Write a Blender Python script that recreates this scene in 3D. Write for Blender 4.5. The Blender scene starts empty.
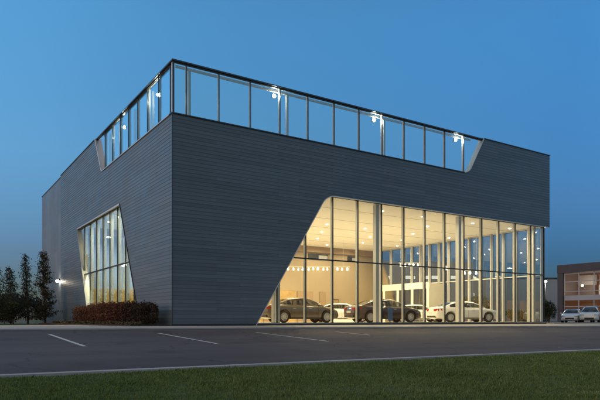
import bpy, bmesh, math, random
import numpy as np
from mathutils import Vector, Matrix
random.seed(7); rng = np.random.default_rng(7)
S = bpy.context.scene
COL = S.collection
R = math.radians

# ------------------------------------------------------------------ materials
def mat(name, color=(.5, .5, .5), rough=.6, metal=0., noise=0., nscale=8., emit=None, estr=0., spec=.5, coat=0., bump=0.):
    m = bpy.data.materials.new(name); m.use_nodes = True
    nt = m.node_tree; b = nt.nodes['Principled BSDF']
    b.inputs['Base Color'].default_value = (*color, 1); b.inputs['Roughness'].default_value = rough
    b.inputs['Metallic'].default_value = metal; b.inputs['Specular IOR Level'].default_value = spec
    b.inputs['Coat Weight'].default_value = coat; b.inputs['Coat Roughness'].default_value = .04
    if emit: b.inputs['Emission Color'].default_value = (*emit, 1); b.inputs['Emission Strength'].default_value = estr
    if noise or bump:
        tc = nt.nodes.new('ShaderNodeTexCoord'); n = nt.nodes.new('ShaderNodeTexNoise')
        n.inputs['Scale'].default_value = nscale; n.inputs['Detail'].default_value = 6; n.inputs['Roughness'].default_value = .6
        nt.links.new(tc.outputs['Object'], n.inputs['Vector'])
        if noise:
            r = nt.nodes.new('ShaderNodeValToRGB')
            r.color_ramp.elements[0].position = .3; r.color_ramp.elements[1].position = .7
            r.color_ramp.elements[0].color = (*[max(0, c * (1 - noise)) for c in color], 1)
            r.color_ramp.elements[1].color = (*[min(1, c * (1 + noise)) for c in color], 1)
            nt.links.new(n.outputs['Fac'], r.inputs['Fac']); nt.links.new(r.outputs['Color'], b.inputs['Base Color'])
        if bump:
            bp = nt.nodes.new('ShaderNodeBump'); bp.inputs['Strength'].default_value = bump; bp.inputs['Distance'].default_value = .02
            nt.links.new(n.outputs['Fac'], bp.inputs['Height']); nt.links.new(bp.outputs['Normal'], b.inputs['Normal'])
    return m

def glass(name, tint=(.9, .95, .96), f0=.04, gain=.9, rough=0.0):
    m = bpy.data.materials.new(name); m.use_nodes = True; nt = m.node_tree; nt.nodes.clear()
    out = nt.nodes.new('ShaderNodeOutputMaterial'); mix = nt.nodes.new('ShaderNodeMixShader')
    tr = nt.nodes.new('ShaderNodeBsdfTransparent'); tr.inputs[0].default_value = (*tint, 1)
    gl = nt.nodes.new('ShaderNodeBsdfGlossy'); gl.inputs['Roughness'].default_value = rough; gl.inputs['Color'].default_value = (1, 1, 1, 1)
    lw = nt.nodes.new('ShaderNodeLayerWeight'); lw.inputs['Blend'].default_value = .5
    pw = nt.nodes.new('ShaderNodeMath'); pw.operation = 'POWER'; pw.inputs[1].default_value = 4.5
    mu = nt.nodes.new('ShaderNodeMath'); mu.operation = 'MULTIPLY_ADD'; mu.inputs[1].default_value = gain; mu.inputs[2].default_value = f0
    nt.links.new(lw.outputs['Facing'], pw.inputs[0]); nt.links.new(pw.outputs[0], mu.inputs[0])
    nt.links.new(mu.outputs[0], mix.inputs[0]); nt.links.new(tr.outputs[0], mix.inputs[1]); nt.links.new(gl.outputs[0], mix.inputs[2])
    nt.links.new(mix.outputs[0], out.inputs[0])
    return m

def cladding_mat(name, color, axis, plen, ph):
    """horizontal metal boards, each panel with its own slight tone"""
    m = mat(name, color, .42, .0, spec=.6); nt = m.node_tree; b = nt.nodes['Principled BSDF']
    tc = nt.nodes.new('ShaderNodeTexCoord'); sx = nt.nodes.new('ShaderNodeSeparateXYZ'); cx = nt.nodes.new('ShaderNodeCombineXYZ')
    nt.links.new(tc.outputs['Object'], sx.inputs[0])
    nt.links.new(sx.outputs[axis], cx.inputs[0]); nt.links.new(sx.outputs[2], cx.inputs[1])
    br = nt.nodes.new('ShaderNodeTexBrick')
    br.offset = .37; br.inputs['Scale'].default_value = 1; br.inputs['Brick Width'].default_value = plen; br.inputs['Row Height'].default_value = ph
    br.inputs['Mortar Size'].default_value = .006; br.inputs['Bias'].default_value = 0
    br.inputs['Color1'].default_value = (*[c * .84 for c in color], 1); br.inputs['Color2'].default_value = (*[c * 1.14 for c in color], 1)
    br.inputs['Mortar'].default_value = (*[c * .72 for c in color], 1)
    nt.links.new(cx.outputs[0], br.inputs['Vector'])
    n = nt.nodes.new('ShaderNodeTexNoise'); n.inputs['Scale'].default_value = .6; n.inputs['Detail'].default_value = 5
    nt.links.new(tc.outputs['Object'], n.inputs['Vector'])
    mp = nt.nodes.new('ShaderNodeMapRange'); mp.inputs[1].default_value = .3; mp.inputs[2].default_value = .7; mp.inputs[3].default_value = .88; mp.inputs[4].default_value = 1.1
    nt.links.new(n.outputs['Fac'], mp.inputs[0])
    mx = nt.nodes.new('ShaderNodeMix'); mx.data_type = 'RGBA'; mx.blend_type = 'MULTIPLY'; mx.inputs[0].default_value = 1
    nt.links.new(br.outputs['Color'], mx.inputs[6]); nt.links.new(mp.outputs[0], mx.inputs[7])
    nt.links.new(mx.outputs[2], b.inputs['Base Color'])
    mp2 = nt.nodes.new('ShaderNodeMapRange'); mp2.inputs[1].default_value = .3; mp2.inputs[2].default_value = .7; mp2.inputs[3].default_value = .34; mp2.inputs[4].default_value = .5
    nt.links.new(n.outputs['Fac'], mp2.inputs[0]); nt.links.new(mp2.outputs[0], b.inputs['Roughness'])
    return m

M = dict(
    clad=cladding_mat('slate_boards', (.106, .130, .152), 0, 3.6, .18),
    clad_side=cladding_mat('slate_boards_side', (.115, .146, .154), 1, 3.6, .18),
    annex=cladding_mat('annex_panels', (.155, .19, .205), 1, 1.25, 3.2),
    alu=mat('pale_aluminium', (.62, .60, .56), .38, .0, noise=.06, nscale=3),
    trim=mat('trim_aluminium', (.66, .65, .62), .3, .25),
    dark=mat('dark_frame', (.022, .024, .027), .4, .0),
    mid=mat('grey_frame', (.11, .115, .12), .35, .3),
    coping=mat('coping', (.06, .066, .072), .35, .3),
    glass=glass('showroom_glass', (.93, .95, .93)),
    glass_o=glass('office_glass', (.85, .88, .9), .018, .3),
    glass_e=glass('end_glass', (.92, .95, .94), .06, .8),
    glass_t=glass('terrace_glass', (.88, .97, .98), .10, 1.0),
    ceil=mat('ceiling_plaster', (.84, .80, .72), .8, noise=.03, nscale=.7),
    joint=mat('ceiling_groove', (.30, .27, .23), .8),
    plaster=mat('warm_plaster', (.35, .275, .18), .75, noise=.06, nscale=.5),
    tan=mat('tan_panel', (.30, .21, .125), .6, noise=.08, nscale=1.2),
    amber=mat('amber_wood', (.42, .28, .11), .5, noise=.2, nscale=2.5),
    white=mat('white_laminate', (.78, .76, .70), .45),
    floor=mat('polished_tile', (.62, .57, .48), .14, noise=.05, nscale=1.3),
    roof=mat('roof_membrane', (.3, .3, .3), .9, noise=.1, nscale=1),
    steel=mat('painted_steel', (.55, .53, .49), .5),
    lobby=mat('lobby_panel', (.50, .46, .38), .6, noise=.05, nscale=.8),
    lamp=mat('downlight_glow', (1, .9, .7), .5, emit=(1, .78, .48), estr=3),
    pend=mat('pendant_glow', (1, .9, .7), .5, emit=(1, .86, .62), estr=1.2),
    cool=mat('cool_lamp_glow', (1, 1, 1), .5, emit=(1, .97, .9), estr=9),
    flood=mat('flood_glow', (1, 1, 1), .5, emit=(1, .95, .85), estr=16),
    concrete=mat('concrete', (.38, .37, .35), .85, noise=.14, nscale=.9, bump=.15),
    apron=mat('apron_concrete', (.44, .40, .34), .88, noise=.12, nscale=.5, bump=.1),
    paint=mat('line_paint', (.62, .60, .56), .7, noise=.25, nscale=9),
    mulch=mat('mulch', (.075, .045, .028), .95, noise=.5, nscale=14, bump=.6),
    tyre=mat('tyre_rubber', (.018, .018, .018), .8),
    rim=mat('alloy_rim', (.58, .57, .55), .35, .2),
    cartint=glass('car_window_glass', (.42, .44, .43), .06, .9),
    carglass=mat('car_glass', (.012, .014, .016), .05, spec=.8),
    head=mat('headlamp_lens', (.16, .17, .18), .08, .3),
    tail=mat('tail_lamp', (.42, .02, .012), .2),
    black=mat('black_plastic', (.02, .02, .02), .55),
    plate=mat('plate_blank', (.55, .55, .52), .5),
    bark=mat('bark', (.09, .06, .04), .9, noise=.35, nscale=9),
    grey_wall=mat('grey_render', (.40, .41, .42), .85, noise=.08, nscale=.3),
    dark_wall=mat('charcoal_fascia', (.045, .048, .055), .6, noise=.15, nscale=.8),
    off_in=mat('office_interior', (.22, .17, .14), .8, noise=.3, nscale=.6),
    lit_win=mat('lit_window', (.9, .9, .8), .5, emit=(1, .93, .78), estr=.12),
    blue_reflect=mat('blue_reflection', (.04, .12, .30), .35),
    hills=mat('hill_wood', (.02, .028, .03), .95, noise=.3, nscale=.08),
)
def leafmat(name, c1, c2, scale=.9):
    m = mat(name, c1, .65, spec=.25); nt = m.node_tree; b = nt.nodes['Principled BSDF']
    tc = nt.nodes.new('ShaderNodeTexCoord'); n = nt.nodes.new('ShaderNodeTexNoise'); n.inputs['Scale'].default_value = scale; n.inputs['Detail'].default_value = 4
    r = nt.nodes.new('ShaderNodeValToRGB'); r.color_ramp.elements[0].position = .32; r.color_ramp.elements[1].position = .68
    r.color_ramp.elements[0].color = (*c1, 1); r.color_ramp.elements[1].color = (*c2, 1)
    nt.links.new(tc.outputs['Object'], n.inputs['Vector']); nt.links.new(n.outputs['Fac'], r.inputs['Fac']); nt.links.new(r.outputs['Color'], b.inputs['Base Color'])
    return m
M['leaf_red'] = leafmat('leaf_red', (.095, .026, .016), (.145, .058, .028), 2.5)
M['leaf_dark'] = leafmat('leaf_dark', (.022, .035, .014), (.05, .062, .024), 2)
M['leaf_mix'] = leafmat('leaf_mix', (.050, .016, .011), (.060, .045, .022), 2)
M['needle'] = leafmat('needle', (.030, .036, .018), (.062, .060, .032), 1.6)
M['needle_br'] = leafmat('needle_brown', (.085, .052, .028), (.075, .075, .036), 1.2)
M['leaf_pale'] = leafmat('leaf_pale', (.10, .13, .07), (.20, .24, .15), 1.5)
M['cover'] = leafmat('cover', (.055, .06, .03), (.12, .075, .035), 3)

def asphalt_mat():
    m = mat('asphalt', (.055, .05, .048), .82, spec=.35); nt = m.node_tree; b = nt.nodes['Principled BSDF']
    tc = nt.nodes.new('ShaderNodeTexCoord')
    n1 = nt.nodes.new('ShaderNodeTexNoise'); n1.inputs['Scale'].default_value = 90; n1.inputs['Detail'].default_value = 3
    mp = nt.nodes.new('ShaderNodeMapping'); mp.inputs['Scale'].default_value = (.06, .5, 1)
    n2 = nt.nodes.new('ShaderNodeTexNoise'); n2.inputs['Scale'].default_value = 1.2; n2.inputs['Detail'].default_value = 6
    nt.links.new(tc.outputs['Object'], n1.inputs['Vector']); nt.links.new(tc.outputs['Object'], mp.inputs['Vector']); nt.links.new(mp.outputs[0], n2.inputs['Vector'])
    r = nt.nodes.new('ShaderNodeValToRGB'); r.color_ramp.elements[0].position = .3; r.color_ramp.elements[1].position = .72
    r.color_ramp.elements[0].color = (.068, .057, .057, 1); r.color_ramp.elements[1].color = (.112, .096, .094, 1)
    nt.links.new(n2.outputs['Fac'], r.inputs['Fac'])
    r2 = nt.nodes.new('ShaderNodeMapRange'); r2.inputs[1].default_value = .3; r2.inputs[2].default_value = .7; r2.inputs[3].default_value = .7; r2.inputs[4].default_value = 1.3
    nt.links.new(n1.outputs['Fac'], r2.inputs[0])
    mx = nt.nodes.new('ShaderNodeMix'); mx.data_type = 'RGBA'; mx.blend_type = 'MULTIPLY'; mx.inputs[0].default_value = 1
    nt.links.new(r.outputs['Color'], mx.inputs[6]); nt.links.new(r2.outputs[0], mx.inputs[7]); nt.links.new(mx.outputs[2], b.inputs['Base Color'])
    # hairline cracks, sealed patches, oil spots
    mp3 = nt.nodes.new('ShaderNodeMapping'); mp3.inputs['Scale'].default_value = (.22, .3, 1); nt.links.new(tc.outputs['Object'], mp3.inputs['Vector'])
    nd = nt.nodes.new('ShaderNodeTexNoise'); nd.inputs['Scale'].default_value = 2.2; nd.inputs['Detail'].default_value = 6; nt.links.new(mp3.outputs[0], nd.inputs['Vector'])
    mxv = nt.nodes.new('ShaderNodeMix'); mxv.data_type = 'RGBA'; mxv.blend_type = 'LINEAR_LIGHT'; mxv.inputs[0].default_value = .22
    nt.links.new(mp3.outputs[0], mxv.inputs[6]); nt.links.new(nd.outputs['Color'], mxv.inputs[7])
    vo = nt.nodes.new('ShaderNodeTexVoronoi'); vo.feature = 'DISTANCE_TO_EDGE'; vo.inputs['Scale'].default_value = 1.0; nt.links.new(mxv.outputs[2], vo.inputs['Vector'])
    cr = nt.nodes.new('ShaderNodeMapRange'); cr.inputs[1].default_value = .0; cr.inputs[2].default_value = .012; cr.inputs[3].default_value = .62; cr.inputs[4].default_value = 1.0
    nt.links.new(vo.outputs['Distance'], cr.inputs[0])
    vs = nt.nodes.new('ShaderNodeTexVoronoi'); vs.inputs['Scale'].default_value = .55; nt.links.new(tc.outputs['Object'], vs.inputs['Vector'])
    st = nt.nodes.new('ShaderNodeMapRange'); st.inputs[1].default_value = .08; st.inputs[2].default_value = .32; st.inputs[3].default_value = .72; st.inputs[4].default_value = 1.0; st.interpolation_type = 'SMOOTHSTEP'
    nt.links.new(vs.outputs['Distance'], st.inputs[0])
    mm = nt.nodes.new('ShaderNodeMath'); mm.operation = 'MULTIPLY'; nt.links.new(cr.outputs[0], mm.inputs[0]); nt.links.new(st.outputs[0], mm.inputs[1])
    mx2 = nt.nodes.new('ShaderNodeMix'); mx2.data_type = 'RGBA'; mx2.blend_type = 'MULTIPLY'; mx2.inputs[0].default_value = 1
    nt.links.new(mx.outputs[2], mx2.inputs[6]); nt.links.new(mm.outputs[0], mx2.inputs[7]); nt.links.new(mx2.outputs[2], b.inputs['Base Color'])
    bp = nt.nodes.new('ShaderNodeBump'); bp.inputs['Strength'].default_value = .35; bp.inputs['Distance'].default_value = .006
    nt.links.new(n1.outputs['Fac'], bp.inputs['Height']); nt.links.new(bp.outputs['Normal'], b.inputs['Normal'])
    return m
M['asphalt'] = asphalt_mat()
def soil_mat():
    m = mat('lawn_soil', (.060, .085, .028), .95, noise=.35, nscale=.5); return m
M['soil'] = soil_mat()

def paintmat(name, c, metal=0.):
    return mat(name, c, .28, metal, spec=.5, coat=1.)
M['car_silver'] = paintmat('paint_bronze', (.15, .115, .075), .45)
M['car_dark'] = paintmat('paint_maroon_black', (.028, .012, .010), .1)
M['car_white'] = paintmat('paint_white', (.76, .75, .72))

# ------------------------------------------------------------------ helpers
def link(o, parent=None):
    COL.objects.link(o)
    if parent is not None: o.parent = parent
    return o
def tag(o, label=None, cat=None, group=None, kind=None):
    for k, v in (('label', label), ('category', cat), ('group', group), ('kind', kind)):
        if v: o[k] = v
    return o
def empty(name, loc, rz=0, label=None, cat=None, group=None):
    o = bpy.data.objects.new(name, None); o.empty_display_size = .3
    o.location = loc; o.rotation_euler = (0, 0, rz); link(o)
    return tag(o, label, cat, group)

class MB:
    def __init__(s): s.bm = bmesh.new(); s.mi = 0
    def _f(s, vs):
        try:
            f = s.bm.faces.new(vs); f.material_index = s.mi; return f
        except ValueError: return None
    def box(s, x0, x1, y0, y1, z0, z1):
        v = [s.bm.verts.new((x, y, z)) for x in (x0, x1) for y in (y0, y1) for z in (z0, z1)]
        for q in ((0, 1, 3, 2), (4, 6, 7, 5), (0, 4, 5, 1), (2, 3, 7, 6), (0, 2, 6, 4), (1, 5, 7, 3)): s._f([v[i] for i in q])
        return s
    def prism(s, pts, vec):
        """planar polygon (list of 3D points) extruded by vec"""
        a = [s.bm.verts.new(p) for p in pts]; b = [s.bm.verts.new(Vector(p) + Vector(vec)) for p in pts]
        n = len(a); fs = []
        f = s._f(a); g = s._f(b[::-1])
        for x in (f, g):
            if x: x.normal_update()
        if len(a) > 4: bmesh.ops.triangulate(s.bm, faces=[x for x in (f, g) if x], ngon_method='EAR_CLIP')
        for i in range(n): s._f([a[i], b[i], b[(i + 1) % n], a[(i + 1) % n]])
        return s
    def bar(s, p, q, w, h=None):
        h = h or w; p = Vector(p); q = Vector(q); d = (q - p).normalized()
        up = Vector((0, 0, 1)) if abs(d.z) < .95 else Vector((1, 0, 0))
        a = d.cross(up).normalized() * w / 2; b = d.cross(a).normalized() * h / 2
        s.prism([p + a + b, p - a + b, p - a - b, p + a - b], q - p); return s
    def tube(s, path, radii, n=8, cap=True):
        rings = []
        path = [Vector(p) for p in path]
        for i, p in enumerate(path):
            d = (path[min(i + 1, len(path) - 1)] - path[max(i - 1, 0)]).normalized()
            up = Vector((0, 0, 1)) if abs(d.z) < .9 else Vector((1, 0, 0))
            a = d.cross(up).normalized(); b = d.cross(a)
            rings.append([s.bm.verts.new(p + (a * math.cos(2 * math.pi * k / n) + b * math.sin(2 * math.pi * k / n)) * radii[i]) for k in range(n)])
        for i in range(len(rings) - 1):
            for k in range(n): s._f([rings[i][k], rings[i][(k + 1) % n], rings[i + 1][(k + 1) % n], rings[i + 1][k]])
        if cap: s._f(rings[0][::-1]); s._f(rings[-1])
        return s
    def lathe(s, prof, c=(0, 0, 0), axis='z', n=20, caps=True):
        """prof list of (r, h)"""
        rings = []
        for r, h in prof:
            ring = []
            for k in range(n):
                t = 2 * math.pi * k / n; u, v = r * math.cos(t), r * math.sin(t)
                p = (u, v, h) if axis == 'z' else ((u, h, v) if axis == 'y' else (h, u, v))
                ring.append(s.bm.verts.new(Vector(p) + Vector(c)))
            rings.append(ring)
        for i in range(len(rings) - 1):
            for k in range(n): s._f([rings[i][k], rings[i][(k + 1) % n], rings[i + 1][(k + 1) % n], rings[i + 1][k]])
        if caps and prof[0][0] > 1e-4: s._f(rings[0][::-1])
        if caps and prof[-1][0] > 1e-4: s._f(rings[-1])
        return s
    def build(s, name, mats, parent=None, smooth=None):
        bm = s.bm
        bmesh.ops.remove_doubles(bm, verts=bm.verts[:], dist=1e-5)
        bmesh.ops.recalc_face_normals(bm, faces=bm.faces[:])
        if smooth is not None:
            for f in bm.faces: f.smooth = True
            for e in bm.edges:
                if len(e.link_faces) == 2 and e.calc_face_angle(0) > R(smooth): e.smooth = False
        me = bpy.data.meshes.new(name); bm.to_mesh(me); bm.free()
        for m in (mats if isinstance(mats, (list, tuple)) else [mats]): me.materials.append(m)
        o = bpy.data.objects.new(name, me)
        return link(o, parent)

def np_mesh(name, verts, faces_n, m, parent=None):
    """verts (N,3) array used sequentially, faces_n verts per face"""
    me = bpy.data.meshes.new(name); n = len(verts); nf = n // faces_n
    me.vertices.add(n); me.vertices.foreach_set('co', np.asarray(verts, np.float32).ravel())
    me.loops.add(n); me.loops.foreach_set('vertex_index', np.arange(n, dtype=np.int32))
    me.polygons.add(nf); me.polygons.foreach_set('loop_start', np.arange(0, n, faces_n, dtype=np.int32))
    me.polygons.foreach_set('loop_total', np.full(nf, faces_n, np.int32))
    me.update(calc_edges=True); me.materials.append(m)
    return link(bpy.data.objects.new(name, me), parent)

def leaves(pts, size, aspect=.55, droop=.0, jit=.4):
    """pts (N,3) -> N diamond quads with random orientation"""
    n = len(pts); d = rng.normal(size=(n, 3)); d[:, 2] -= droop; d /= np.linalg.norm(d, axis=1)[:, None]
    e = rng.normal(size=(n, 3)); e -= (e * d).sum(1)[:, None] * d; e /= np.linalg.norm(e, axis=1)[:, None]
    s = size * (1 + jit * rng.uniform(-1, 1, n))[:, None]
    a = d * s * .5; b = e * s * .5 * aspect
    return np.stack([pts - a, pts + b - a * .1, pts + a, pts - b - a * .1], 1).reshape(-1, 3)

# ------------------------------------------------------------------ terrain profile
def gz(x, y):
    """ground height: flat at the building, falling gently to the lawn on the street side"""
    x = np.asarray(x, float); y = np.asarray(y, float); t = -y
    cs = -.004 * np.clip(x + 10, -30, 45)
    z = np.where(t < 5, -.03 + 0 * t, np.where(t < 16.4, -.15 - .0415 * (t - 5), -.60 - .058 * (t - 16.4)))
    z = np.where(t > 40, -.60 - .058 * 23.6, z)
    k = np.clip((t - 3) / 2.5, 0, 1)
    return z + cs * k

# ------------------------------------------------------------------ GROUND
def grid_sheet(name, xs, ys, zf, m, kind='structure'):
    mb = MB(); V = [[mb.bm.verts.new((x, y, float(zf(x, y)))) for y in ys] for x in xs]
    for i in range(len(xs) - 1):
        for j in range(len(ys) - 1): mb._f([V[i][j], V[i + 1][j], V[i + 1][j + 1], V[i][j + 1]])
    o = mb.build(name, m); tag(o, kind=kind)
    for p in o.data.polygons: p.use_smooth = True
    return o
def und(x, y):
    w = 0.
    return w
# one sheet to the horizon: under everything, a little lower than the paved sheets
def ground_z(x, y):
    t = -y
    if t < 4.7: return -.12
    return float(gz(x, y)) - (.1 if t < 16.55 else 0.)
xs = [-900, -300, -120, -60, -40, -30, -24, -18, -14, -10, -6, -2, 2, 6, 10, 16, 24, 34, 50, 90, 200, 500, 900]
ys = [-500, -200, -60, -40, -34, -30, -28, -26, -24, -22, -20, -18.5, -17.5, -16.9, -16.56, -16.5, -12, -8, -5.2, -4.6, 0, 30, 60, 120, 300, 900]
grid_sheet('ground', xs, ys, ground_z, M['soil'])
rx = [-60, -30, -20, -10, 0, 10, 20, 30, 40, 60, 120]
grid_sheet('road', rx, [-16.3, -14, -12, -10, -8, -6, -4.98], lambda x, y: float(gz(x, y)), M['asphalt'])
# pavement in front of the building with its kerb
mb = MB()
for i in range(len(rx) - 1):
    x0, x1 = rx[i], rx[i + 1]
    def zt(x): return -.02 - .004 * min(max(x + 10, -30), 45) * .6
    a = [(x0, -4.98, zt(x0)), (x0, -.0, -.02), (x1, -.0, -.02), (x1, -4.98, zt(x1))]
    mb._f([mb.bm.verts.new(p) for p in a])
tag(mb.build('pavement', M['apron']), kind='structure')
mb = MB()
def ktop(x): return -.02 - .004 * min(max(x + 10, -30), 45) * .6 + .004
for i in range(len(rx) - 1):
    x0, x1 = rx[i], rx[i + 1]
    mb.prism([(x0, -5.14, ktop(x0)), (x0, -4.9, ktop(x0)), (x0, -4.9, ktop(x0) - .4), (x0, -5.16, ktop(x0) - .4)], (x1 - x0, 0, ktop(x1) - ktop(x0)))
tag(mb.build('kerb', M['concrete']), kind='structure')
# gutter pan of lighter concrete at the foot of the kerb
mb = MB()
for i in range(len(rx) - 1):
    x0, x1 = rx[i], rx[i + 1]
    q = [(x0, -5.7, float(gz(x0, -5.7)) + .005), (x0, -5.15, float(gz(x0, -5.15)) + .005), (x1, -5.15, float(gz(x1, -5.15)) + .005), (x1, -5.7, float(gz(x1, -5.7)) + .005)]
    mb._f([mb.bm.verts.new(p) for p in q])
tag(mb.build('gutter', M['concrete']), kind='structure')
mb = MB()
for i in range(len(rx) - 1):
    x0, x1 = rx[i], rx[i + 1]
    za, zb = float(gz(x0, -16.4)) + .035, float(gz(x1, -16.4)) + .035
    mb.prism([(x0, -16.52, za), (x0, -16.28, za), (x0, -16.28, za - .3), (x0, -16.52, za - .3)], (x1 - x0, 0, zb - za))
tag(mb.build('lawn_kerb', M['concrete']), kind='structure')
# concrete apron along the side of the building and the car park to the right
mb = MB(); mb._f([mb.bm.verts.new(p) for p in ((-60, 0, -.021), (-2.2, 0, -.021), (-2.2, 9, -.021), (-60, 9, -.021))])
tag(mb.build('side_drive', M['apron']), kind='structure')
mb = MB(); mb._f([mb.bm.verts.new(p) for p in ((30.4, 1.2, -.03), (120, 1.2, -.03), (120, 60, -.03), (30.4, 60, -.03))])
tag(mb.build('car_park', M['asphalt']), kind='structure')
mb = MB(); mb.box(30.4, 120, 0.02, 1.18, -.2, .05)
tag(mb.build('car_park_kerb', M['concrete']), kind='structure')
# parking bay lines painted on the asphalt (one marking each)
for k, x in enumerate((-6.45, -2.75, 1.25, 5.2)):
    mb = MB(); w = .055
    ys_ = [-5.75, -7, -8.5, -10, -10.9]
    if k == 3: ys_ = [-5.75, -7, -8.3]
    for a, b in zip(ys_[:-1], ys_[1:]):
        mb._f([mb.bm.verts.new((xx, yy, float(gz(xx, yy)) + .006)) for xx, yy in ((x - w, a), (x + w, a), (x + w, b), (x - w, b))])
    o = mb.build('road_marking', M['paint']); tag(o, kind='structure')
# planting bed beside the side wall
mb = MB(); mb.prism([(-1.95, .2, -.1), (-.04, .2, -.1), (-.04, 25.5, -.1), (-1.95, 25.5, -.1)], (0, 0, .13))
tag(mb.build('planting_bed', M['mulch']), kind='structure')

# ------------------------------------------------------------------ BUILDING
HZ, SILL, SOF, TRN = 12.7, 10.1, 7.28, 3.65
XE, YJ, YE = 29.78, 26.63, 36.77
GL = .14                                # glass plane behind the face of the cladding
def arc(p0, p1, p2, r, n=7):
    p0, p1, p2 = Vector(p0), Vector(p1), Vector(p2)
    a = (p0 - p1).normalized(); b = (p2 - p1).normalized(); ang = a.angle(b); d = r / math.tan(ang / 2)
    s, e = p1 + a * d, p1 + b * d; c = p1 + (a + b).normalized() * r / math.sin(ang / 2)
    out = []
    for i in range(n + 1):
        t = i / n; v = (s - c).lerp(e - c, t).normalized() * r; out.append(tuple(c + v))
    return out
show_edge = [(4.42, -.1)] + arc((4.42, 0), (9.02, SOF), (20, SOF), 1.0) + [(29.3, SOF)]
terr_edge = arc((0, SILL), (20.75, SILL), (22.3, HZ), .9) + [(22.3, HZ)]
front = [(0, -.1)] + show_edge[:-1] + [(XE, SOF), (XE, HZ), (22.3, HZ)] + terr_edge[:-1][::-1] + [(0, SILL)]
lwin = [(4.75, -.1), (8.78, 7.3), (20.3, 7.3), (16.5, -.1)]
lterr_edge = arc((0, SILL), (13.0, SILL), (14.7, HZ), .5) + [(14.7, HZ)]
side = [(0, -.1)] + lwin + [(YJ, -.1), (YJ, HZ), (14.7, HZ)] + lterr_edge[:-1][::-1] + [(0, SILL)]

dealership = empty('car_dealership', (0, 0, 0), 0, 'large slate grey boarded car showroom with tall glowing glass front and rooftop glass screen', 'building')
B = dealership

def clad_wall(name, poly, to3, mats, th=.34, row=.18, lap=.011):
    mb = MB(); bm = mb.bm
    mb.prism([to3(u, z, .0) for u, z in poly], Vector(to3(0, 0, th)) - Vector(to3(0, 0, 0)))
    bm2 = bmesh.new()
    f = bm2.faces.new([bm2.verts.new((u, 0, z)) for u, z in poly]); f.normal_update(); bmesh.ops.triangulate(bm2, faces=[f], ngon_method='EAR_CLIP')
    nrow = int(HZ / row) + 2
    for k in range(-1, nrow):
        bmesh.ops.bisect_plane(bm2, geom=bm2.verts[:] + bm2.edges[:] + bm2.faces[:], plane_co=(0, 0, k * row), plane_no=(0, 0, 1))
    for fc in bm2.faces:
        k = math.floor(fc.calc_center_median().z / row)
        vs = []
        for v in fc.verts:
            fr = min(max((v.co.z - k * row) / row, 0), 1)
            vs.append(bm.verts.new(to3(v.co.x, v.co.z, -.004 - lap * (1 - fr))))
        mb._f(vs)
    # the small underside of every board
    for fc in bm2.faces:
        k = math.floor(fc.calc_center_median().z / row)
        bot = [v for v in fc.verts if abs(v.co.z - k * row) < 1e-4]
        if len(bot) == 2:
            p, q = bot
            mb._f([bm.verts.new(to3(p.co.x, k * row, -.004 - lap)), bm.verts.new(to3(q.co.x, k * row, -.004 - lap)), bm.verts.new(to3(q.co.x, k * row, -.002)), bm.verts.new(to3(p.co.x, k * row, -.002))])
    bm2.free()
    return mb.build(name, mats, B)
F3 = lambda u, z, d: (u, d, z)
L3 = lambda u, z, d: (d, u, z)
clad_wall('wall', front, F3, M['clad'])
clad_wall('wall', side, L3, M['clad_side'])
mb = MB(); mb.box(-.036, -.001, -.036, -.001, -.1, SILL); mb.build('corner_trim', M['coping'], B)

# trims lining the openings (sheet metal 4 cm thick, following the edge)
def edge_trim(name, path, to3, d0, d1, m, off=.045, close_side=1):
    mb = MB(); n = len(path); nrm = []
    P_ = [Vector(p) for p in path]
    for i in range(n):
        t = (P_[min(i + 1, n - 1)] - P_[max(i - 1, 0)]).normalized(); nrm.append(Vector((t.y, -t.x)) * close_side)
    for i in range(n - 1):
        a, b = P_[i], P_[i + 1]; c, d = b + nrm[i + 1] * off, a + nrm[i] * off
        mb.prism([to3(p.x, p.y, d0) for p in (a, b, c, d)], Vector(to3(0, 0, d1)) - Vector(to3(0, 0, d0)))
    return mb.build(name, m, B)
edge_trim('window_trim', show_edge, F3, -.05, .35, M['trim'], .04)
edge_trim('window_trim', terr_edge, F3, -.05, .36, M['trim'], .05, -1)
edge_trim('window_trim', lwin[1:], L3, -.05, .36, M['trim'], .10)
edge_trim('window_trim', lwin[:2], L3, -.05, .36, M['coping'], .05)
edge_trim('window_trim', lterr_edge, L3, -.07, .36, M['trim'], .10, -1)
# copings and sill caps
mb = MB(); mb.box(22.26, XE + .03, -.055, .40, HZ, HZ + .05); mb.build('coping', M['coping'], B)
mb = MB(); mb.box(-.055, .40, 14.66, YJ, HZ, HZ + .05); mb.build('coping', M['coping'], B)
mb = MB(); mb.box(-.06, 20.3, -.06, .34, SILL, SILL + .05); mb.build('terrace_sill', M['coping'], B)
mb = MB(); mb.box(-.06, .34, -.06 + .4, 12.7, SILL, SILL + .05); mb.build('terrace_sill', M['trim'], B)

# annex behind the joint, smoother and paler
mb = MB(); mb.box(.10, 28.5, YJ + .08, YE, -.1, HZ - .02); mb.build('annex_wall', M['annex'], B)
mb = MB(); mb.box(.06, 28.54, YJ + .08, YE + .04, HZ - .02, HZ + .04); mb.build('coping', M['coping'], B)
mb = MB(); mb.box(.14, .6, YJ - .05, YJ + .1, -.1, HZ - .05); mb.build('joint', M['dark'], B)
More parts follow.
